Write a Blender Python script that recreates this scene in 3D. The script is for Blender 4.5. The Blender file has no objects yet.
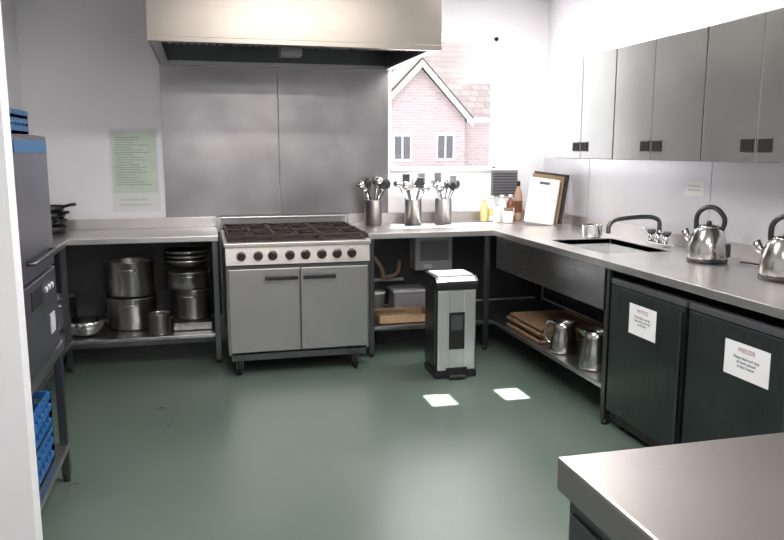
import bpy, bmesh, math, random
from mathutils import Vector, Matrix
random.seed(4)
S=bpy.context.scene
S.view_settings.view_transform='Standard'
S.view_settings.look='None'
S.view_settings.exposure=.1

# ------------------------------------------------------------ materials
def mk(name):
    m=bpy.data.materials.new(name); m.use_nodes=True
    nt=m.node_tree; b=nt.nodes['Principled BSDF']
    return m,nt,b
def plain(name,col,rough=.5,metal=0.,noise=0.0,nscale=8,bump=0,spec=None,emit=None,es=0):
    m,nt,b=mk(name)
    b.inputs['Base Color'].default_value=(*col,1)
    b.inputs['Roughness'].default_value=rough
    b.inputs['Metallic'].default_value=metal
    if spec is not None: b.inputs['Specular IOR Level'].default_value=spec
    if emit:
        b.inputs['Emission Color'].default_value=(*emit,1); b.inputs['Emission Strength'].default_value=es
    if noise or bump:
        tc=nt.nodes.new('ShaderNodeTexCoord'); n=nt.nodes.new('ShaderNodeTexNoise')
        n.inputs['Scale'].default_value=nscale; n.inputs['Detail'].default_value=5
        nt.links.new(tc.outputs['Object'],n.inputs['Vector'])
        if noise:
            r=nt.nodes.new('ShaderNodeValToRGB')
            r.color_ramp.elements[0].position=.3; r.color_ramp.elements[1].position=.7
            r.color_ramp.elements[0].color=(*[c*(1-noise) for c in col],1)
            r.color_ramp.elements[1].color=(*[min(1,c*(1+noise)) for c in col],1)
            nt.links.new(n.outputs['Fac'],r.inputs['Fac']); nt.links.new(r.outputs['Color'],b.inputs['Base Color'])
        if bump:
            bp=nt.nodes.new('ShaderNodeBump'); bp.inputs['Strength'].default_value=bump; bp.inputs['Distance'].default_value=.01
            nt.links.new(n.outputs['Fac'],bp.inputs['Height']); nt.links.new(bp.outputs['Normal'],b.inputs['Normal'])
    return m
def steel(name,col=(.55,.55,.56),rough=.3,stretch=(1,1,60),var=.12,metal=1.0,bs=.04,rv=1.0):
    m,nt,b=mk(name)
    b.inputs['Metallic'].default_value=metal
    tc=nt.nodes.new('ShaderNodeTexCoord'); mp=nt.nodes.new('ShaderNodeMapping')
    mp.inputs['Scale'].default_value=stretch
    n=nt.nodes.new('ShaderNodeTexNoise'); n.inputs['Scale'].default_value=6; n.inputs['Detail'].default_value=6
    nt.links.new(tc.outputs['Object'],mp.inputs['Vector']); nt.links.new(mp.outputs['Vector'],n.inputs['Vector'])
    r=nt.nodes.new('ShaderNodeMapRange'); r.inputs['To Min'].default_value=rough-.07*rv; r.inputs['To Max'].default_value=rough+.1*rv
    nt.links.new(n.outputs['Fac'],r.inputs['Value']); nt.links.new(r.outputs['Result'],b.inputs['Roughness'])
    n2=nt.nodes.new('ShaderNodeTexNoise'); n2.inputs['Scale'].default_value=2.2; n2.inputs['Detail'].default_value=3
    nt.links.new(tc.outputs['Object'],n2.inputs['Vector'])
    c=nt.nodes.new('ShaderNodeValToRGB')
    c.color_ramp.elements[0].position=.3; c.color_ramp.elements[1].position=.7
    c.color_ramp.elements[0].color=(*[x*(1-var) for x in col],1)
    c.color_ramp.elements[1].color=(*[min(1,x*(1+var)) for x in col],1)
    nt.links.new(n2.outputs['Fac'],c.inputs['Fac']); nt.links.new(c.outputs['Color'],b.inputs['Base Color'])
    if bs:
        bp=nt.nodes.new('ShaderNodeBump'); bp.inputs['Strength'].default_value=bs; bp.inputs['Distance'].default_value=.004
        nt.links.new(n.outputs['Fac'],bp.inputs['Height']); nt.links.new(bp.outputs['Normal'],b.inputs['Normal'])
    return m

M={}
M['wall']=plain('wall_paint',(.82,.81,.835),.4,noise=.02,nscale=2,bump=.02)
M['ceil']=plain('ceiling_paint',(.8,.8,.8),.7)
M['steel']=steel('brushed_steel',(.46,.46,.47))
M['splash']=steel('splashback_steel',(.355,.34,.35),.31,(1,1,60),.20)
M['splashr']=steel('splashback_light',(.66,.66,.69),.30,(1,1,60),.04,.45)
M['basin']=plain('sink_basin_steel',(.6,.6,.6),.35,.3)
M['top']=steel('worktop_steel',(.66,.64,.63),.33,(8,60,8),.08)
M['ttop']=steel('table_top_steel',(.35,.325,.31),.36,(8,60,8),.06)
M['cab']=steel('cabinet_steel',(.245,.245,.24),.25,(25,25,1),.10,.62,0,.35)
M['apron']=steel('apron_steel',(.36,.36,.37),.28,(1,1,60),.12)
M['hood']=steel('hood_steel',(.31,.28,.25),.40,(1,60,60),.08)
M['dsteel']=steel('dark_steel',(.13,.135,.14),.35)
M['fridge']=steel('fridge_door_dark',(.055,.066,.065),.28,(60,60,1),.2,.75,.01,.5)
M['dish']=steel('dishwasher_steel',(.27,.28,.33),.34,(60,60,1),.12)
M['pot']=steel('pot_aluminium',(.36,.35,.34),.30,(4,4,40),.15)
M['chrome']=plain('chrome',(.7,.7,.71),.14,1)
M['range']=steel('range_enamel',(.42,.41,.40),.40,(60,60,1),.06,1,.01,.6)
M['rangep']=steel('range_panel',(.62,.59,.55),.38,(60,1,60),.05)
M['black']=plain('black_plastic',(.012,.012,.013),.4)
M['iron']=plain('cast_iron',(.03,.018,.014),.6,noise=.3,nscale=30,bump=.1)
M['knob']=plain('knob_brown',(.03,.012,.008),.35)
M['rubber']=plain('rubber',(.010,.010,.010),.75,spec=.2)
M['paper']=plain('paper',(.72,.72,.74),.7)
M['green']=plain('notice_green',(.56,.63,.54),.6,noise=.06,nscale=10)
M['gink']=plain('green_ink',(.30,.40,.30),.7)
M['ink']=plain('ink',(.10,.11,.11),.7)
M['red']=plain('red_ink',(.28,.10,.09),.7)
M['blue']=plain('blue_plastic',(.02,.12,.34),.4)
M['dblue']=plain('dark_blue_plastic',(.02,.09,.2),.4)
M['upvc']=plain('window_upvc',(.9,.9,.9),.35)
M['white']=plain('white_plastic',(.8,.8,.78),.4)
M['yellow']=plain('yellow_plastic',(.62,.50,.22),.4)
M['brown']=plain('brown_sauce',(.16,.06,.025),.3)
M['wood']=plain('wood',(.24,.155,.085),.55,noise=.25,nscale=12)
M['card']=plain('cardboard',(.30,.20,.12),.8,noise=.15,nscale=9)
M['hose']=plain('gas_hose',(.45,.29,.20),.5)
M['dark']=plain('dark_grey',(.05,.05,.055),.6)
M['back']=plain('undercounter_shade',(.045,.045,.05),.5)  # near-black colour stands in for the shade under the counters
M['grey']=plain('grey_plastic',(.22,.22,.24),.5)
M['lgrey']=plain('light_grey_plastic',(.45,.45,.47),.5)
M['lamp']=plain('lamp_diffuser',(.9,.9,.9),.5,emit=(1,.97,.93),es=5)
M['board']=plain('cutting_board',(.80,.77,.73),.5)
M['bag']=plain('bin_liner',(.75,.78,.8),.5)
M['bins']=steel('bin_steel',(.62,.63,.64),.35,(1,1,40),.05,.7)
M['kett']=plain('kettle_steel',(.42,.405,.385),.2,1)

# floor
m,nt,b=mk('green_vinyl_floor'); M['floor']=m
tc=nt.nodes.new('ShaderNodeTexCoord'); n=nt.nodes.new('ShaderNodeTexNoise'); n.inputs['Scale'].default_value=1.3; n.inputs['Detail'].default_value=8
c=nt.nodes.new('ShaderNodeValToRGB'); c.color_ramp.elements[0].position=.3; c.color_ramp.elements[1].position=.7
c.color_ramp.elements[0].color=(.070,.100,.081,1); c.color_ramp.elements[1].color=(.094,.128,.107,1)
nt.links.new(tc.outputs['Object'],n.inputs['Vector']); nt.links.new(n.outputs['Fac'],c.inputs['Fac'])
n3=nt.nodes.new('ShaderNodeTexNoise'); n3.inputs['Scale'].default_value=180; nt.links.new(tc.outputs['Object'],n3.inputs['Vector'])
mx=nt.nodes.new('ShaderNodeMixRGB'); mx.blend_type='OVERLAY'; mx.inputs['Fac'].default_value=.25
nt.links.new(c.outputs['Color'],mx.inputs['Color1']); nt.links.new(n3.outputs['Fac'],mx.inputs['Color2']); nt.links.new(mx.outputs['Color'],b.inputs['Base Color'])
mr=nt.nodes.new('ShaderNodeMapRange'); mr.inputs['To Min'].default_value=.22; mr.inputs['To Max'].default_value=.38
nt.links.new(n.outputs['Fac'],mr.inputs['Value']); nt.links.new(mr.outputs['Result'],b.inputs['Roughness'])
b.inputs['Specular IOR Level'].default_value=.85
bp=nt.nodes.new('ShaderNodeBump'); bp.inputs['Strength'].default_value=.10; bp.inputs['Distance'].default_value=.003
nt.links.new(n3.outputs['Fac'],bp.inputs['Height']); nt.links.new(bp.outputs['Normal'],b.inputs['Normal'])
# brick + tiles
def brick(name,c1,c2,mort,sc,bw,rh):
    m,nt,b=mk(name)
    tc=nt.nodes.new('ShaderNodeTexCoord'); mp=nt.nodes.new('ShaderNodeMapping'); mp.inputs['Rotation'].default_value=(math.radians(90),0,0)
    br=nt.nodes.new('ShaderNodeTexBrick'); br.inputs['Scale'].default_value=sc
    br.inputs['Color1'].default_value=(*c1,1); br.inputs['Color2'].default_value=(*c2,1); br.inputs['Mortar'].default_value=(*mort,1)
    br.inputs['Brick Width'].default_value=bw; br.inputs['Row Height'].default_value=rh; br.inputs['Mortar Size'].default_value=.01
    nt.links.new(tc.outputs['Object'],mp.inputs['Vector']); nt.links.new(mp.outputs['Vector'],br.inputs['Vector']); nt.links.new(br.outputs['Color'],b.inputs['Base Color'])
    b.inputs['Roughness'].default_value=.9; b.inputs['Specular IOR Level'].default_value=.1
    return m
M['brick']=brick('pink_brick',(.25,.20,.20),(.285,.235,.235),(.32,.28,.28),1.0,.25,.085)
M['tile']=brick('roof_tiles',(.060,.050,.050),(.080,.068,.068),(.036,.032,.032),1.0,.3,.2)
m,nt,b=mk('window_glass'); M['glass']=m
nt.nodes.remove(b); tr=nt.nodes.new('ShaderNodeBsdfTransparent'); gl=nt.nodes.new('ShaderNodeBsdfGlossy'); gl.inputs['Roughness'].default_value=.02
ms=nt.nodes.new('ShaderNodeMixShader'); ms.inputs['Fac'].default_value=.05
nt.links.new(tr.outputs[0],ms.inputs[1]); nt.links.new(gl.outputs[0],ms.inputs[2]); nt.links.new(ms.outputs[0],nt.nodes['Material Output'].inputs['Surface'])

# ------------------------------------------------------------ builder
class B:
    def __init__(s,name,loc=(0,0,0),rz=0,parent=None):
        s.name=name; s.bm=bmesh.new(); s.mats=[]; s.M=Matrix.Identity(4); s.loc=loc; s.rz=rz; s.parent=parent
    def mi(s,k):
        if k not in s.mats: s.mats.append(k)
        return s.mats.index(k)
    def _add(s,tmp,k,smooth=False):
        i=s.mi(k)
        for f in tmp.faces: f.material_index=i; f.smooth=smooth
        bmesh.ops.recalc_face_normals(tmp,faces=tmp.faces[:])
        tmp.transform(s.M)
        me=bpy.data.meshes.new('t'); tmp.to_mesh(me); tmp.free(); s.bm.from_mesh(me); bpy.data.meshes.remove(me)
    def box(s,x0,x1,y0,y1,z0,z1,k,bev=0.0):
        t=bmesh.new(); bmesh.ops.create_cube(t,size=1)
        for v in t.verts: v.co=Vector(((x0+x1)/2+v.co.x*(x1-x0),(y0+y1)/2+v.co.y*(y1-y0),(z0+z1)/2+v.co.z*(z1-z0)))
        if bev: bmesh.ops.bevel(t,geom=t.edges[:],offset=bev,segments=2,affect='EDGES',profile=.6)
        s._add(t,k)
    def poly(s,pts,vec,k):
        t=bmesh.new(); vs=[t.verts.new(p) for p in pts]; ws=[t.verts.new(Vector(p)+Vector(vec)) for p in pts]
        t.faces.new(vs); t.faces.new(ws[::-1]); n=len(pts)
        for i in range(n): t.faces.new((vs[i],vs[(i+1)%n],ws[(i+1)%n],ws[i]))
        s._add(t,k)
    def lathe(s,prof,c,k,seg=28,axis='z',caps=True,sx=1,sy=1):
        t=bmesh.new(); rings=[]
        for r,z in prof:
            ring=[]
            for i in range(seg):
                a=2*math.pi*i/seg; ring.append(t.verts.new((r*math.cos(a)*sx,r*math.sin(a)*sy,z)))
            rings.append(ring)
        for a,b_ in zip(rings,rings[1:]):
            for i in range(seg): t.faces.new((a[i],a[(i+1)%seg],b_[(i+1)%seg],b_[i]))
        if caps: t.faces.new(rings[0][::-1]); t.faces.new(rings[-1])
        R={'z':Matrix.Identity(4),'x':Matrix.Rotation(math.pi/2,4,'Y'),'y':Matrix.Rotation(-math.pi/2,4,'X')}[axis]
        t.transform(Matrix.Translation(c)@R)
        i=s.mi(k)
        for f in t.faces: f.material_index=i; f.smooth=len(f.verts)==4
        bmesh.ops.recalc_face_normals(t,faces=t.faces[:])
        t.transform(s.M); me=bpy.data.meshes.new('t'); t.to_mesh(me); t.free(); s.bm.from_mesh(me); bpy.data.meshes.remove(me)
    def cyl(s,c,r,h,k,axis='z',seg=24,r2=None):
        s.lathe([(r,0),(r if r2 is None else r2,h)],c,k,seg,axis)
    def tube(s,pts,r,k,seg=10,smooth=True):
        pts=[Vector(p) for p in pts]
        if len(pts)>3 and smooth:
            q=[]
            for i in range(len(pts)-1):
                p0=pts[max(i-1,0)];p1=pts[i];p2=pts[i+1];p3=pts[min(i+2,len(pts)-1)]
                for j in range(5):
                    u=j/5; q.append(.5*((2*p1)+(-p0+p2)*u+(2*p0-5*p1+4*p2-p3)*u*u+(-p0+3*p1-3*p2+p3)*u**3))
            q.append(pts[-1]); pts=q
        t=bmesh.new(); rings=[]; N=None
        for i,p in enumerate(pts):
            d=(pts[min(i+1,len(pts)-1)]-pts[max(i-1,0)]).normalized()
            if N is None: N=d.orthogonal().normalized()
            N=(N-d*N.dot(d)).normalized(); Bn=d.cross(N)
            rings.append([t.verts.new(p+r*(math.cos(2*math.pi*j/seg)*N+math.sin(2*math.pi*j/seg)*Bn)) for j in range(seg)])
        for a,b_ in zip(rings,rings[1:]):
            for j in range(seg): t.faces.new((a[j],a[(j+1)%seg],b_[(j+1)%seg],b_[j]))
        t.faces.new(rings[0][::-1]); t.faces.new(rings[-1])
        s._add(t,k,True)
    def sphere(s,c,r,k,sc=(1,1,1)):
        t=bmesh.new(); bmesh.ops.create_uvsphere(t,u_segments=16,v_segments=10,radius=r)
        for v in t.verts: v.co=Vector((v.co.x*sc[0]+c[0],v.co.y*sc[1]+c[1],v.co.z*sc[2]+c[2]))
        s._add(t,k,True)
    def done(s):
        me=bpy.data.meshes.new(s.name); s.bm.to_mesh(me); s.bm.free()
        for k in s.mats: me.materials.append(M[k])
        o=bpy.data.objects.new(s.name,me); S.collection.objects.link(o)
        o.location=s.loc; o.rotation_euler=(0,0,s.rz)
        if s.parent: o.parent=s.parent
        return o
def text(body,size,loc,rot,k,parent,name='lettering'):
    cu=bpy.data.curves.new(name,'FONT'); cu.body=body; cu.size=size; cu.align_x='CENTER'; cu.extrude=.0003
    cu.materials.append(M[k]); o=bpy.data.objects.new(name,cu); S.collection.objects.link(o)
    o.location=loc; o.rotation_euler=rot; o.parent=parent
    return o

# ------------------------------------------------------------ room
LX,RX,BY,FY,CZ=-1.23,2.87,6.0,-2.2,2.75
b=B('floor'); b.box(LX-.2,RX+.2,FY-.2,BY+.2,-.1,0,'floor'); b.done()
WX0,WX1,WZ0,WZ1=1.50,2.45,1.34,2.44
b=B('wall_back')
b.box(LX-.2,WX0,BY,BY+.2,0,CZ,'wall'); b.box(WX1,RX+.2,BY,BY+.2,0,CZ,'wall')
b.box(WX0,WX1,BY,BY+.2,0,WZ0,'wall'); b.box(WX0,WX1,BY,BY+.2,WZ1,CZ,'wall'); b.done()
b=B('wall_right'); b.box(RX,RX+.2,FY,BY,0,CZ,'wall'); b.done()
b=B('wall_left'); b.box(LX-.2,LX,FY,BY,0,CZ,'wall'); b.done()
b=B('wall_front'); b.box(LX-.2,RX+.2,FY-.2,FY,0,CZ,'wall'); b.done()
b=B('wall_partition'); b.box(LX,-.615,2.70,2.80,0,CZ,'wall'); b.done()
sx,sy=.12,1/2.2
sun_holes=[]  # unseen ceiling openings, made up to let sun patches reach the floor
for px_,py_ in ((1.369,4.217),(1.836,4.196)):
    sun_holes.append((px_+sx*CZ,py_+sy*CZ))
hw,hd=.08,.11
ya,yb=sun_holes[0][1]-hd-.01,sun_holes[0][1]+hd-.01
b=B('ceiling')
T=.03
b.box(LX-.2,RX+.2,FY-.2,ya,CZ,CZ+T,'ceil'); b.box(LX-.2,RX+.2,yb,BY+.2,CZ,CZ+T,'ceil')
xs=[LX-.2,sun_holes[0][0]-hw,sun_holes[0][0]+hw,sun_holes[1][0]-hw,sun_holes[1][0]+hw,RX+.2]
for i in (0,2,4): b.box(xs[i],xs[i+1],ya,yb,CZ,CZ+T,'ceil')
b.done()
b=B('lower_back_shade'); b.box(LX+.03,.12,BY-.008,BY-.001,.225,.875,'back'); b.box(1.12,RX-.03,BY-.008,BY-.001,.235,.875,'back'); b.done()  # dark sheets added on the wall in place of shade below the worktops

# window
b=B('window_1'); f=.03
b.box(WX0,WX1,BY+.08,BY+.14,WZ0,WZ0+f,'upvc'); b.box(WX0,WX1,BY+.08,BY+.14,WZ1-f,WZ1,'upvc')
b.box(WX0,WX0+f,BY+.08,BY+.14,WZ0,WZ1,'upvc'); b.box(WX1-f,WX1,BY+.08,BY+.14,WZ0,WZ1,'upvc')
b.box(WX0+f,WX1-f,BY+.105,BY+.11,WZ0+f,WZ1-f,'glass')
b.box(WX0,WX1,BY-.03,BY+.08,WZ0-.0,WZ0+.015,'upvc',.004)
b.done()

# splashback
b=B('splashback_panel'); 
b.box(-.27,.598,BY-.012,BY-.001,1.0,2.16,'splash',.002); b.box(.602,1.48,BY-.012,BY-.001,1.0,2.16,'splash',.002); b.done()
b=B('splashback_panel'); 
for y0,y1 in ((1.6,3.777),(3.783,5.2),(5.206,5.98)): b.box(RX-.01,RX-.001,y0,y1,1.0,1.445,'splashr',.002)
b.done()

# ------------------------------------------------------------ extractor hood
b=B('extractor_hood'); x0,x1,y0,y1,z0=-.27,1.50,4.66,5.985,2.14; zt=2.72
b.box(x0,x1,y0,y0+.02,z0,zt,'hood',.003)
b.box(x0,x0+.02,y0+.02,y1,z0,zt,'hood'); b.box(x1-.02,x1,y0+.02,y1,z0,zt,'hood'); b.box(x0+.02,x1-.02,y1-.02,y1,z0,zt,'dsteel')
b.box(x0+.02,x1-.02,y0+.02,y1-.02,zt-.3,zt-.28,'dsteel')
b.box(x0,x1,y0-.006,y0+.05,z0-.012,z0+.02,'hood',.003)
b.box(x0+.02,x0+.07,y0+.05,y1,z0-.01,z0+.01,'steel'); b.box(x1-.07,x1-.02,y0+.05,y1,z0-.01,z0+.01,'steel')
b.box(x0+.07,x1-.07,y1-.10,y1,z0-.01,z0+.02,'steel')
for i in range(4):
    fx=x0+.08+i*.405
    b.poly([(fx,y0+.35,z0+.03),(fx,y1-.1,z0+.17),(fx,y1-.1,z0+.19),(fx,y0+.35,z0+.05)],(.39,0,0),'dsteel')
    for j in range(8):
        b.poly([(fx+.02+j*.045,y0+.36,z0+.02),(fx+.02+j*.045,y1-.12,z0+.155),(fx+.02+j*.045,y1-.12,z0+.175),(fx+.02+j*.045,y0+.36,z0+.04)],(.02,0,0),'steel')
b.box(.52,.66,y0+.3,y0+.42,z0-.035,z0+.08,'steel',.01)
b.done()

# ------------------------------------------------------------ range cooker
b=B('range_cooker'); x0,x1,yf,yb=.135,1.10,4.98,5.90
b.box(x0,x1,yf+.03,yb,.14,.875,'range',.004)
b.box(x0-.01,x1+.01,yf-.005,yb,.875,.905,'rangep',.006)
b.box(x0+.02,x1-.02,yf+.06,yb-.04,.905,.915,'iron',.003)
b.poly([(x0,yf+.03,.755),(x0,yf-.005,.76),(x0,yf+.008,.875),(x0,yf+.03,.875)],(x1-x0,0,0),'rangep')
b.box(x0,x1,yf+.0,yf+.03,.738,.752,'dark')
for xk in (.235,.345,.44,.555,.66,.77,.875,.975):
    b.lathe([(.033,0),(.033,-.006)],(xk,yf+.002,.818),'chrome',24,'y')
    b.lathe([(.029,0),(.027,-.026),(.022,-.030)],(xk,yf-.004,.818),'knob',24,'y')
    b.box(xk-.005,xk+.005,yf-.046,yf-.030,.795,.841,'knob',.002)
xm=.62
for a,c_ in ((x0+.012,xm-.004),(xm+.004,x1-.012)):
    b.box(a,c_,yf-.005,yf+.03,.165,.732,'range',.006)
for a,c_ in ((xm-.225,xm-.03),(xm+.03,xm+.225)):
    b.tube([(a,yf-.005,.672),(a,yf-.04,.672)],.008,'black'); b.tube([(c_,yf-.005,.672),(c_,yf-.04,.672)],.008,'black')
    b.box(a-.012,c_+.012,yf-.055,yf-.036,.658,.686,'black',.006)
b.box(x0+.02,x1-.02,yf+.03,yf+.05,.10,.16,'dsteel')
for cx in (.205,1.0):
    for cy in (5.03,5.78):
        b.cyl((cx-.014,cy,.052),.052,.028,'rubber','x'); b.cyl((cx-.017,cy,.052),.02,.034,'steel','x')
        b.box(cx-.024,cx-.018,cy-.02,cy+.02,.045,.13,'dsteel'); b.box(cx+.018,cx+.024,cy-.02,cy+.02,.045,.13,'dsteel')
        b.box(cx-.04,cx+.04,cy-.035,cy+.04,.125,.142,'dsteel')
for i in range(3):
    for j in range(2):
        cx=x0+.17+i*.312; cy=yf+.24+j*.40
        b.cyl((cx,cy,.915),.055,.012,'iron'); b.cyl((cx,cy,.927),.035,.010,'black')
        w=.148; h=.185
        for s_ in (-1,1):
            b.box(cx+s_*w-.007,cx+s_*w+.007,cy-h,cy+h,.935,.953,'iron',.002)
            b.box(cx-w,cx+w,cy+s_*h-.007,cy+s_*h+.007,.935,.953,'iron',.002)
            for u in (-1,1): b.box(cx+s_*w-.009,cx+s_*w+.009,cy+u*h-.009,cy+u*h+.009,.914,.955,'iron')
        for an in range(8):
            a=an*math.pi/4; ex=max(-w,min(w,math.cos(a)*.26)); ey=max(-h,min(h,math.sin(a)*.26))
            b.poly([(cx+math.cos(a)*.04-math.sin(a)*.005,cy+math.sin(a)*.04+math.cos(a)*.005,.938),(cx+math.cos(a)*.04+math.sin(a)*.005,cy+math.sin(a)*.04-math.cos(a)*.005,.938),
                    (cx+ex+math.sin(a)*.005,cy+ey-math.cos(a)*.005,.938),(cx+ex-math.sin(a)*.005,cy+ey+math.cos(a)*.005,.938)],(0,0,.018),'iron')
b.box(x0,x1-.0,yb-.03,yb,.905,1.0,'steel',.004)
b.box(x0,x1,yb-.06,yb,.99,1.003,'steel',.003)
b.done()

# ------------------------------------------------------------ left prep counter (L)
def leg(b,x,y,z1,s=.02,k='steel'):
    b.box(x-s,x+s,y-s,y+s,.03,z1,k,.003); b.cyl((x,y,0),s*.9,.03,'black')
b=B('steel_prep_counter')
b.box(LX+.005,.10,5.35,5.985,.88,.92,'top',.005)
b.box(LX+.005,-.88,3.60,5.348,.88,.92,'top',.005)
b.box(LX+.005,.10,5.965,5.985,.92,1.0,'top',.003)
b.box(LX+.005,LX+.025,3.60,5.965,.92,1.0,'top',.003)
b.box(LX+.005,.10,5.37,5.97,.19,.215,'steel',.004); b.box(LX+.005,-.90,3.62,5.36,.19,.215,'steel',.004)
for x,y in ((.075,5.38),(.075,5.95),(-.92,5.38),(LX+.035,5.95),(-.92,3.64),(LX+.035,3.64)): leg(b,x,y,.88,k='dsteel')
b.done()

# ------------------------------------------------------------ right sink counter (L)
SX0,SX1,SY0,SY1=2.24,2.68,3.85,4.55
b=B('steel_sink_counter'); XF=2.10
b.box(1.14,XF,5.2,5.985,.88,.92,'top',.004)
b.box(XF,RX-.012,SY1,5.985,.88,.92,'top',.004); b.box(XF,RX-.012,1.7,SY0,.88,.92,'top',.004)
b.box(XF,SX0,SY0,SY1,.88,.92,'top',.003); b.box(SX1,RX-.012,SY0,SY1,.88,.92,'top',.003)
b.box(1.14,RX-.012,5.965,5.985,.92,1.0,'top',.003); b.box(RX-.03,RX-.012,1.7,5.965,.92,1.0,'top',.003)
b.box(SX0-.01,SX0,SY0-.01,SY1+.01,.72,.915,'basin'); b.box(SX1,SX1+.01,SY0-.01,SY1+.01,.72,.915,'basin')
b.box(SX0,SX1,SY0-.01,SY0,.72,.915,'basin'); b.box(SX0,SX1,SY1,SY1+.01,.72,.915,'basin'); b.box(SX0-.01,SX1+.01,SY0-.01,SY1+.01,.71,.72,'basin')
b.cyl((2.46,4.2,.72),.04,.004,'chrome')
b.box(XF+.01,XF+.03,3.60,5.18,.64,.88,'apron',.004); b.box(XF+.01,RX-.05,3.60,3.62,.64,.88,'steel')
b.box(XF+.01,RX-.02,3.60,5.97,.20,.225,'steel',.004); b.box(1.16,XF+.01,5.25,5.97,.20,.225,'steel',.004)
b.box(RX-.02,RX-.014,3.6,5.9,.24,.87,'back')  # dark sheet painting the shade beneath the sink run
for x,y in ((1.17,5.25),(1.17,5.95),(2.06,5.25),(XF+.03,3.59),(RX-.05,3.59),(RX-.05,5.94),(XF+.03,1.73),(RX-.05,1.73)): leg(b,x,y,.88,k='dsteel')
b.done()

# ------------------------------------------------------------ wall cabinets
for (ya_,ym,yb_) in ((4.352,4.775,5.20),(3.472,3.93,4.348),(2.64,3.064,3.468),(1.80,2.22,2.636)):
    b=B('steel_wall_cabinet'); XC=2.55
    b.box(XC+.02,RX-.012,ya_,yb_,1.45,2.14,'cab',.002)
    for a,c_,hy in ((ya_+.003,ym-.002,ym-.06),(ym+.002,yb_-.003,ym+.06)):
        b.box(XC,XC+.018,a,c_,1.452,2.138,'cab',.003)
        b.box(XC-.004,XC+.001,hy-.048,hy+.048,1.50,1.565,'dsteel',.002)
        b.box(XC-.006,XC-.003,hy-.044,hy+.044,1.504,1.561,'rubber',.001)
    b.done()

# ------------------------------------------------------------ fridges
for (ya_,yb_,head) in ((2.905,3.555,'FRIDGE'),(2.24,2.885,'FREEZER')):
    b=B('undercounter_fridge'); X=2.11
    b.box(X+.045,2.75,ya_,yb_,.09,.83,'dsteel',.004)
    b.box(X,X+.04,ya_+.005,yb_-.005,.10,.80,'fridge',.008)
    b.box(X+.002,X+.045,ya_,yb_,.803,.832,'dark',.004)
    b.box(X+.03,X+.045,ya_+.01,yb_-.01,.04,.10,'black')
    b.box(X-.012,X,ya_+.01,ya_+.03,.15,.78,'dsteel',.003)
    for y in (ya_+.06,yb_-.06):
        for x in (X+.08,2.68): b.cyl((x,y,0),.02,.092,'black')
    b.done()
for (yc,zc,w,h,head,body) in ((3.24,.66,.235,.155,'NOTICE','This fridge must be\nkept clean and tidy\nat all times'),(2.495,.66,.26,.145,'FREEZER','Please label and date\nall items placed\nin this freezer')):
    b=B('paper_notice'); b.box(2.1065,2.1085,yc-w/2,yc+w/2,zc-h/2,zc+h/2,'paper'); o=b.done()
    R=(math.pi/2,0,-math.pi/2)
    text(head,.026,(2.106,yc,zc+h/2-.036),R,'red',o,'heading'); text(body,.018,(2.106,yc,zc+h/2-.066),R,'ink',o,'lettering')

# ------------------------------------------------------------ dishwasher & stand
b=B('commercial_dishwasher'); X=-.625
b.box(LX+.02,X-.03,2.84,3.45,.67,1.57,'dish',.006)
b.box(X-.03,X,2.845,3.445,1.03,1.565,'dish',.006); b.box(X-.03,X,2.845,3.445,.675,1.02,'dish',.006)
b.tube([(X,2.93,1.10),(X+.022,2.93,1.10),(X+.022,3.36,1.10),(X,3.36,1.10)],.008,'dsteel',smooth=False)
b.box(X,X+.003,2.86,3.43,1.50,1.545,'dblue',.001)
b.box(X,X+.003,3.27,3.36,.76,.84,'lgrey'); b.box(X,X+.004,2.95,3.15,.92,.99,'black')
for y in (3.22,3.28,3.34): b.cyl((X,y,.955),.012,.008,'lgrey','x')
b.done()
b=B('steel_stand')
for x in (LX+.05,X-.03):
    for y in (2.87,3.54): leg(b,x,y,.62,.018,'dsteel')
b.box(LX+.03,X-.005,2.85,3.56,.62,.665,'steel',.003); b.box(LX+.03,X-.01,2.85,3.56,.155,.18,'steel',.003); b.done()
def crate(name,x0,x1,y0,y1,z0,z1,k):
    b=B(name); t=.012
    b.box(x0,x1,y0,y1,z0,z0+.01,k)
    for z in (z0,z0+(z1-z0)*.45,z1-.03):
        b.box(x0,x1,y0,y0+t,z,z+.03,k);b.box(x0,x1,y1-t,y1,z,z+.03,k);b.box(x0,x0+t,y0,y1,z,z+.03,k);b.box(x1-t,x1,y0,y1,z,z+.03,k)
    n=7
    for i in range(n+1):
        x=x0+(x1-x0-t)*i/n; y=y0+(y1-y0-t)*i/n
        b.box(x,x+t,y0,y0+t,z0,z1,k);b.box(x,x+t,y1-t,y1,z0,z1,k);b.box(x0,x0+t,y,y+t,z0,z1,k);b.box(x1-t,x1,y,y+t,z0,z1,k)
    for i in range(1,5):
        x=x0+(x1-x0)*i/5; b.box(x,x+.006,y0+t,y1-t,z0+.01,z1-.04,k)
    b.done()
crate('glass_rack',-1.15,-.67,2.92,3.40,.182,.33,'blue')
crate('glass_rack',-1.15,-.67,2.92,3.40,.332,.48,'blue')
crate('glass_rack',-1.15,-.66,2.88,3.30,1.572,1.66,'dblue')
b=B('wall_hook'); b.box(-.70,-.635,2.665,2.698,1.66,1.80,'black',.008); b.tube([(-.665,2.67,1.70),(-.665,2.63,1.68),(-.665,2.61,1.70),(-.665,2.605,1.75)],.008,'black'); b.done()

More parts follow.
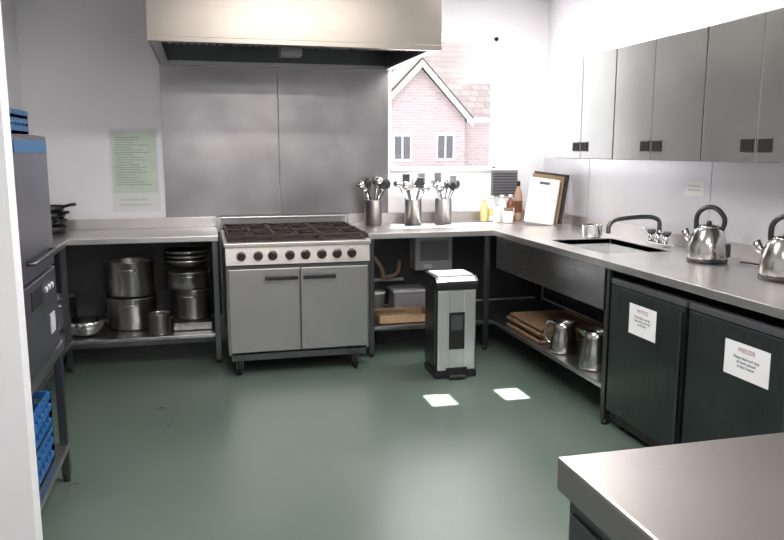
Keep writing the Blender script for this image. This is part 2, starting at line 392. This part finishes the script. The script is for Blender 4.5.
# ------------------------------------------------------------ pedal bin
b=B('pedal_bin',(1.605,4.74,0)); w=.143; d=.14
b.box(-w,w,-d,d,0,.05,'black',.012)
b.box(-w+.006,w-.006,-d+.01,d-.01,.05,.615,'black',.02)
b.box(-w+.012,-.048,-d-.004,-d+.014,.055,.60,'bins',.008); b.box(.048,w-.012,-d-.004,-d+.014,.055,.60,'bins',.008)
b.box(-.048,.048,-d+.0,-d+.013,.055,.60,'bins',.003)
b.box(-.048,.048,-d-.002,-d+.006,.47,.60,'bins',.002)
b.box(-.055,.055,-d-.0045,-d+.002,.20,.45,'black',.001)
b.box(-.04,.04,-d-.0055,-d-.004,.33,.43,'dark')
b.box(-.06,.06,-d-.05,-d+.02,.015,.032,'dsteel',.005); b.box(-.075,.075,-d-.008,-d,.0,.075,'black',.003)
b.box(-w-.004,w+.004,-d-.012,d,.60,.655,'black',.015)
b.poly([(-w,-d-.008,.655),(-w,d-.004,.655),(-w,d-.01,.69),(-w,-d+.03,.685)],(2*w,0,0),'black')
b.box(-w+.018,w-.018,-d+.04,d-.03,.684,.697,'bag',.006)
b.poly([(-w+.02,-d-.0095,.658),(-w+.02,-d+.0,.664),(-w+.02,-d+.025,.684),(-w+.02,-d+.02,.686)],(2*w-.04,0,0),'bag')
for sgn in (-1,1): b.box(sgn*(w-.004)-.006,sgn*(w-.004)+.006,-d+.03,d-.03,.08,.6,'dsteel',.004)
b.done()

# ------------------------------------------------------------ foreground table
b=B('steel_prep_table')
b.box(.675,2.0,.35,1.31,.83,.90,'ttop',.006)
b.box(.69,1.97,.38,1.28,.10,.83,'dsteel',.004)
b.box(.682,.692,.40,.82,.13,.80,'dsteel',.003); b.box(.682,.692,.84,1.26,.13,.80,'dsteel',.003)
for y in (.78,.88): b.box(.668,.682,y-.008,y+.008,.50,.66,'steel',.003)
for x in (.74,1.93):
    for y in (.41,1.25): b.cyl((x,y,0),.02,.10,'black')
b.done()

# ------------------------------------------------------------ pots
def pot(name,x,y,z,r,h,k='pot',handles=True,lid=False,rot=0):
    b=B(name,(x,y,z),rot)
    b.lathe([(r*.93,0),(r*.98,.008),(r,.03),(r,h-.006),(r*1.035,h),(r*.985,h),(r*.97,h-.01),(r*.965,.02),(.001,.012)],(0,0,0),k,36)
    if handles:
        for s_ in (-1,1):
            b.tube([(s_*r*.98,-.045,h*.78),(s_*(r+.03),-.045,h*.80),(s_*(r+.04),0,h*.81),(s_*(r+.03),.045,h*.80),(s_*r*.98,.045,h*.78)],.007,k)
    return b.done()
zs=.217
pot('stock_pot',-.53,5.74,zs,.175,.235,rot=1.57)
pot('stock_pot',-.53,5.74,zs+.237,.165,.26,rot=1.57)
pot('saucepan',-.325,5.46,zs,.072,.15,handles=False)
b=B('roasting_tray'); tx0=-.24
b.box(tx0,.04,5.50,5.92,zs,zs+.006,'pot')
for a in ((tx0,.04,5.50,5.508),(tx0,.04,5.912,5.92),(tx0,tx0+.008,5.50,5.92),(.032,.04,5.50,5.92)): b.box(*a,zs,zs+.057,'pot')
b.box(tx0+.01,.03,5.51,5.91,zs+.045,zs+.057,'pot')
b.done()
pot('cooking_pot',-.10,5.70,zs+.06,.135,.22,rot=1.4)
pot('cooking_pot',-.125,5.70,zs+.283,.155,.13,rot=1.57)
for i in range(3):
    b=B('mixing_bowl',(-.125,5.70,zs+.416+i*.034)); b.lathe([(.07,0),(.12,.02),(.155,.07),(.165,.085),(.158,.085),(.115,.03),(.001,.012)],(0,0,0),'pot',36); b.done()
b=B('mixing_bowl',(-.83,5.55,zs)); b.lathe([(.06,0),(.10,.02),(.125,.08),(.13,.11),(.123,.11),(.095,.03),(.001,.012)],(0,0,0),'chrome',36); b.done()
pot('stock_pot',-1.04,5.80,zs,.12,.24,rot=1.57)
b=B('frying_pan',(-1.06,5.80,.922)); 
for i,(r,z) in enumerate(((.12,0),(.118,.05),(.115,.10),(.11,.15))):
    b.lathe([(r*.8,z),(r,z+.046),(r*.96,z+.046),(r*.76,z+.008),(.001,z+.006)],(0,0,0),'black',30)
    a=-1.5+i*.35; b.tube([(math.cos(a)*r,math.sin(a)*r,z+.04),(math.cos(a)*(r+.06),math.sin(a)*(r+.06),z+.055),(math.cos(a)*(r+.1),math.sin(a)*(r+.1),z+.058)],.011,'black')
b.done()

# ------------------------------------------------------------ utensil holders
def utensils(x,y,seed):
    random.seed(seed)
    b=B('utensil_pot',(x,y,.922)); r=.068;h=.20
    b.lathe([(r,0),(r,h-.004),(r+.005,h),(r-.003,h),(r-.005,.01),(.001,.006)],(0,0,0),'pot',30)
    for i in range(10):
        a=i*2*math.pi/10+random.uniform(-.3,.3); L=random.uniform(.27,.35); sc=random.uniform(.9,1.6)
        p0=Vector((-.03*math.cos(a),-.03*math.sin(a),.015)); dx=Vector((math.cos(a)*.33*sc,math.sin(a)*.2,1)).normalized()
        p1=p0+dx*L; k=random.choice(['chrome','chrome','black','chrome','dsteel'])
        b.tube([p0,p1],.005,k,8); t=random.choice('slws')
        if t=='s': b.sphere(p1,.030,k,(1,.5,1.3))
        elif t=='l': b.sphere(p1,.038,'chrome',(1,.9,.75))
        elif t=='w':
            b.box(p1.x-.03,p1.x+.03,p1.y-.003,p1.y+.003,p1.z-.02,p1.z+.06,k,.002)
    b.done()
utensils(1.31,5.80,1); utensils(1.64,5.80,2); utensils(1.90,5.82,5)

# ------------------------------------------------------------ bottles
def bottle(name,x,y,r,h,k,cap,kk='white'):
    b=B(name,(x,y,.922))
    b.lathe([(r*.92,0),(r,.01),(r,h*.62),(r*.8,h*.72),(r*.38,h*.84),(r*.36,h*.9)],(0,0,0),k); b.cyl((0,0,h*.88),r*.45,h*.12,cap)
    b.lathe([(r*1.01,h*.2),(r*1.01,h*.5)],(0,0,0),kk,caps=False); b.done()
bottle('sauce_bottle',2.27,5.86,.030,.19,'yellow','yellow','yellow')
bottle('sauce_bottle',2.345,5.88,.032,.21,'white','white','yellow')
bottle('sauce_bottle',2.42,5.84,.040,.22,'white','white','white')
bottle('sauce_bottle',2.505,5.86,.036,.22,'brown','white','white')
bottle('sauce_bottle',2.345,5.76,.03,.15,'white','lgrey')
bottle('oil_bottle',2.59,5.90,.035,.33,'hose','black','brown')
b=B('storage_jar',(2.42,5.70,.922)); b.lathe([(.04,0),(.042,.01),(.042,.09),(.034,.10)],(0,0,0),'white'); b.cyl((0,0,.10),.037,.02,'wood'); b.done()
b=B('ventilation_grille'); b.box(2.38,2.62,BY-.012,BY-.001,1.12,1.34,'grey',.003)
for i in range(8): b.box(2.395,2.605,BY-.022,BY-.012,1.14+i*.024,1.148+i*.024,'dark')
b.done()

def board(name,x,y,w,h,t,k,ang,lean,tilt,rim=None):
    b=B(name,(x,y,.924),ang); b.M=Matrix.Rotation(lean,4,'X')@Matrix.Rotation(tilt,4,'Y')
    b.box(0,w,0,t,0,h,k,.01)
    if rim: 
        b.box(-.012,.004,-.002,t+.002,0,h,rim,.003); b.box(w-.004,w+.012,-.002,t+.002,0,h,rim,.003); b.box(-.012,w+.012,-.002,t+.002,h-.004,h+.012,rim,.003)
    b.box(w/2-.04,w/2+.04,-.001,t+.001,h-.05,h-.03,'dark')
    o=b.done()
    zmin=min(v.co.z for v in o.data.vertices); o.location.z=.922-zmin
    return o
A=math.radians(-28)
board('cutting_board',2.475,5.52,.235,.36,.02,'board',A,-.16,.12)
board('cutting_board',2.505,5.555,.255,.385,.016,'wood',A,-.16,.12)
board('baking_tray',2.545,5.585,.255,.385,.012,'dark',A,-.16,.12,rim='black')

# tap
b=B('mixer_tap',(2.75,4.10,.922))
b.box(-.03,.03,-.10,.10,0,.02,'chrome',.006); b.cyl((0,0,.02),.022,.05,'chrome')
b.tube([(0,0,.06),(0,0,.14),(-.03,0,.17),(-.10,.01,.18),(-.24,.03,.17),(-.30,.04,.155),(-.325,.042,.12),(-.325,.042,.08)],.014,'dsteel',12)
for s_ in (-1,1):
    b.cyl((0,s_*.08,.02),.018,.05,'chrome'); b.cyl((0,s_*.08,.07),.024,.025,'dsteel',r2=.03); b.tube([(0,s_*.08,.085),(-.06,s_*.09,.10)],.008,'chrome')
b.done()
b=B('steel_container',(2.58,4.62,.922)); b.lathe([(.06,0),(.065,.01),(.07,.08),(.074,.085),(.066,.085),(.06,.012),(.001,.01)],(0,0,0),'chrome'); b.done()

# kettles & jugs
def kettle(name,x,y,z,r,h,rot,k='chrome'):
    b=B(name,(x,y,z),rot)
    b.cyl((0,0,0),r*1.02,.018,'black')
    b.lathe([(r,.018),(r*1.02,.03),(r*.98,h*.3),(r*.78,h*.56),(r*.62,h*.62),(r*.60,h*.63)],(0,0,0),k,36)
    b.lathe([(r*.6,h*.63),(r*.5,h*.67),(.015,h*.69)],(0,0,0),k,30); b.sphere((0,0,h*.71),.014,'black')
    b.tube([(-r*.62,0,h*.56),(-r*.75,0,h*.78),(-r*.35,0,h*.97),(r*.2,0,h*.99),(r*.6,0,h*.85),(r*.62,0,h*.60)],.013,'black',12)
    b.tube([(r*.78,0,h*.38),(r*1.05,0,h*.45),(r*1.22,0,h*.58)],.02,k,14)
    b.box(-r*1.12,-r*.9,-.025,.025,h*.1,h*.35,'black',.008)
    return b.done()
kettle('kettle',2.60,3.43,.922,.10,.29,2.4,'kett')
kettle('kettle',2.59,2.87,.922,.105,.29,2.2,'kett')
b=B('power_cable'); b.tube([(2.72,3.32,.93),(2.76,3.2,.93),(2.76,3.08,.93),(2.79,3.0,.96),(2.81,3.0,1.05),(2.835,3.0,1.16)],.005,'black'); b.done()
b=B('wall_socket'); b.box(RX-.022,RX-.0115,2.93,3.08,1.15,1.24,'white',.004)
for y in (2.965,3.045): b.box(RX-.026,RX-.022,y-.008,y+.008,1.20,1.225,'white',.002); b.box(RX-.0225,RX-.0215,y-.003,y+.003,1.18,1.19,'black')
b.done()
b=B('wall_sticker'); b.box(RX-.0118,RX-.0108,3.84,4.02,1.24,1.33,'white',.0003)
b.box(RX-.0124,RX-.0118,3.87,3.99,1.27,1.276,'lgrey'); b.box(RX-.0124,RX-.0118,3.87,3.99,1.295,1.301,'lgrey')
b.done()
def jug(name,x,y,z,r,h,rot):
    b=B(name,(x,y,z),rot)
    b.lathe([(r,0),(r*1.03,.02),(r*.95,h*.5),(r*.8,h*.8),(r*.85,h),(r*.81,h),(r*.76,h*.8),(r*.9,h*.5),(r*.95,.02),(.001,.01)],(0,0,0),'kett',32)
    b.tube([(r*.84,0,h*.92),(r*1.4,0,h*.9),(r*1.6,0,h*.6),(r*1.4,0,h*.3),(r*.95,0,h*.2)],.008,'kett')
    b.poly([(-r*.78,-.03,h*.85),(-r*.78,.03,h*.85),(-r*.84,.03,h),(-r*1.2,0,h),(-r*.84,-.03,h)],(0,0,-.004),'kett')
    b.done()
zz=.227
jug('water_jug',2.22,4.28,zz,.085,.20,2.2); jug('water_jug',2.24,3.90,zz,.095,.23,-.3)
b=B('wooden_tray_stack')
for i in range(4):
    z=zz+i*.026; o_=.02*(i%2); b.box(2.15+o_,2.60+o_,4.48,5.05-o_,z,z+.008,'wood',.002)
    for a in ((2.15+o_,2.60+o_,4.48,4.492),(2.15+o_,2.60+o_,5.038-o_,5.05-o_),(2.15+o_,2.162+o_,4.48,5.05-o_),(2.588+o_,2.60+o_,4.48,5.05-o_)): b.box(*a,z,z+.024,'wood',.002)
b.done()
b=B('cardboard_tray'); b.box(1.24,1.66,5.30,5.60,zz,zz+.006,'card')
for a in ((1.24,1.66,5.30,5.306),(1.24,1.66,5.594,5.60),(1.24,1.246,5.30,5.60),(1.654,1.66,5.30,5.60)): b.box(*a,zz,zz+.06,'card')
b.box(1.27,1.5,5.33,5.57,zz+.008,zz+.05,'wood',.004); b.done()
b=B('plastic_tub',(1.31,5.76,zz)); b.lathe([(.07,0),(.085,.15),(.09,.15),(.09,.165),(.02,.17)],(0,0,0),'white'); b.done()
b=B('storage_box'); b.box(1.45,1.72,5.66,5.88,zz,zz+.16,'grey',.01); b.box(1.44,1.73,5.65,5.89,zz+.16,zz+.185,'lgrey',.006); b.done()
pot('saucepan',1.88,5.55,zz,.10,.12)
b=B('gas_hose'); b.tube([(1.13,5.93,.50),(1.20,5.80,.62),(1.28,5.70,.68),(1.36,5.72,.58),(1.40,5.80,.50),(1.52,5.85,.52),(1.56,5.94,.60)],.016,'hose'); b.done()
b=B('water_pipe'); b.tube([(1.235,5.955,.24),(1.235,5.955,.86)],.016,'white'); b.tube([(1.235,5.955,.45),(1.60,5.955,.45)],.016,'white')
for z in (.35,.7): b.box(1.21,1.26,5.93,5.975,z,z+.03,'lgrey',.003)
b.done()
b=B('gas_meter_box'); b.box(1.66,1.98,5.80,5.98,.54,.82,'lgrey',.01); b.box(1.70,1.94,5.79,5.80,.62,.78,'grey',.002); b.box(1.73,1.80,5.785,5.79,.56,.59,'white'); b.done()

# green notice on the back wall
b=B('green_notice'); b.box(-.655,-.305,BY-.003,BY-.001,1.05,1.67,'paper'); b.box(-.64,-.32,BY-.004,BY-.003,1.19,1.65,'green')
random.seed(9)
for i in range(20):
    z=1.60-i*.0185; b.box(-.615,-.615+random.uniform(.12,.26),BY-.005,BY-.004,z,z+.006,'gink')
b.box(-.60,-.36,BY-.004,BY-.003,1.09,1.11,'green'); b.box(-.60,-.40,BY-.004,BY-.003,1.13,1.15,'green'); b.done()

# ------------------------------------------------------------ ceiling lights
for x,y,r,e in ((.7,3.2,0,60),(.7,.9,0,42),(.7,-1.2,0,40),(2.15,4.55,0,44)):  # last panel is an unseen extra, added to brighten the right-hand corner
    b=B('ceiling_light_panel'); b.box(x-.62,x+.62,y-.16,y+.16,CZ-.05,CZ-.002,'upvc',.005); b.box(x-.58,x+.58,y-.12,y+.12,CZ-.056,CZ-.05,'lamp'); b.done()
    l=bpy.data.lights.new('panel_lamp','AREA'); l.shape='RECTANGLE'; l.size=1.1; l.size_y=.22; l.energy=e; l.color=(1,.965,.935)
    o=bpy.data.objects.new('panel_lamp',l); o.location=(x,y,CZ-.07); S.collection.objects.link(o)

# ------------------------------------------------------------ outside
b=B('ground_exterior'); b.box(-20,40,6.25,60,-.4,-.3,'grey'); b.done()
b=B('neighbour_house')
GY=22.0; px0,pz=6.41,4.07; ex0,ex1,ez=4.75,8.0,2.45
b.box(4.9,7.85,GY,GY+5,-.3,ez,'brick')
b.poly([(4.9,GY,ez),(7.85,GY,ez),(px0,GY,pz-.12)],(0,5,0),'brick')
for s_,e in ((-1,ex0),(1,ex1)):
    b.poly([(e,GY-.25,ez-.1),(px0,GY-.25,pz),(px0,GY-.25,pz+.14),(e+s_*.05,GY-.25,ez+.02)],(0,3.0,0),'tile')
    b.poly([(e,GY-.30,ez-.22),(px0,GY-.30,pz-.14),(px0,GY-.30,pz+.04),(e,GY-.30,ez-.04)],(0,.05,0),'upvc')
b.box(7.85,18,GY+.3,GY+6,-.3,2.5,'brick')
b.poly([(6.5,GY+.05,2.45),(6.5,GY+3.5,5.2),(6.5,GY+7,2.45)],(12,0,0),'tile')
b.box(7.9,18,GY-.12,GY-.02,2.35,2.47,'upvc')
for x,z in ((5.87,1.58),(7.22,1.6),(9.6,1.6)):
    yy=GY if x<8 else GY+.3
    b.box(x-.30,x+.30,yy-.04,yy-.001,z-.40,z+.40,'upvc'); b.box(x-.24,x-.02,yy-.05,yy-.04,z-.34,z+.34,'dark'); b.box(x+.02,x+.24,yy-.05,yy-.04,z-.34,z+.34,'dark')
b.done()

# sun / world
l=bpy.data.lights.new('sun','SUN'); l.energy=48; l.angle=.01; l.color=(1,.97,.95)
o=bpy.data.objects.new('sun',l); S.collection.objects.link(o); o.location=(5,10,12)
o.rotation_euler=Vector((sx,sy,1)).to_track_quat('Z','Y').to_euler()
w=bpy.data.worlds.new('World'); S.world=w; w.use_nodes=True
bg=w.node_tree.nodes['Background']; bg.inputs['Color'].default_value=(.97,.98,1,1); bg.inputs['Strength'].default_value=4.5

# ------------------------------------------------------------ camera
cam=bpy.data.cameras.new('camera'); cam.sensor_width=36; cam.lens=750/784*36; cam.clip_start=.05
co=bpy.data.objects.new('camera',cam); S.collection.objects.link(co)
yw,p=math.radians(14.18),math.radians(9.09)
F=Vector((math.sin(yw)*math.cos(p),math.cos(yw)*math.cos(p),-math.sin(p))); Rr=Vector((math.cos(yw),-math.sin(yw),0)); U=Rr.cross(F)
co.matrix_world=Matrix(((Rr.x,U.x,-F.x,0),(Rr.y,U.y,-F.y,0),(Rr.z,U.z,-F.z,1.51),(0,0,0,1)))
S.camera=co
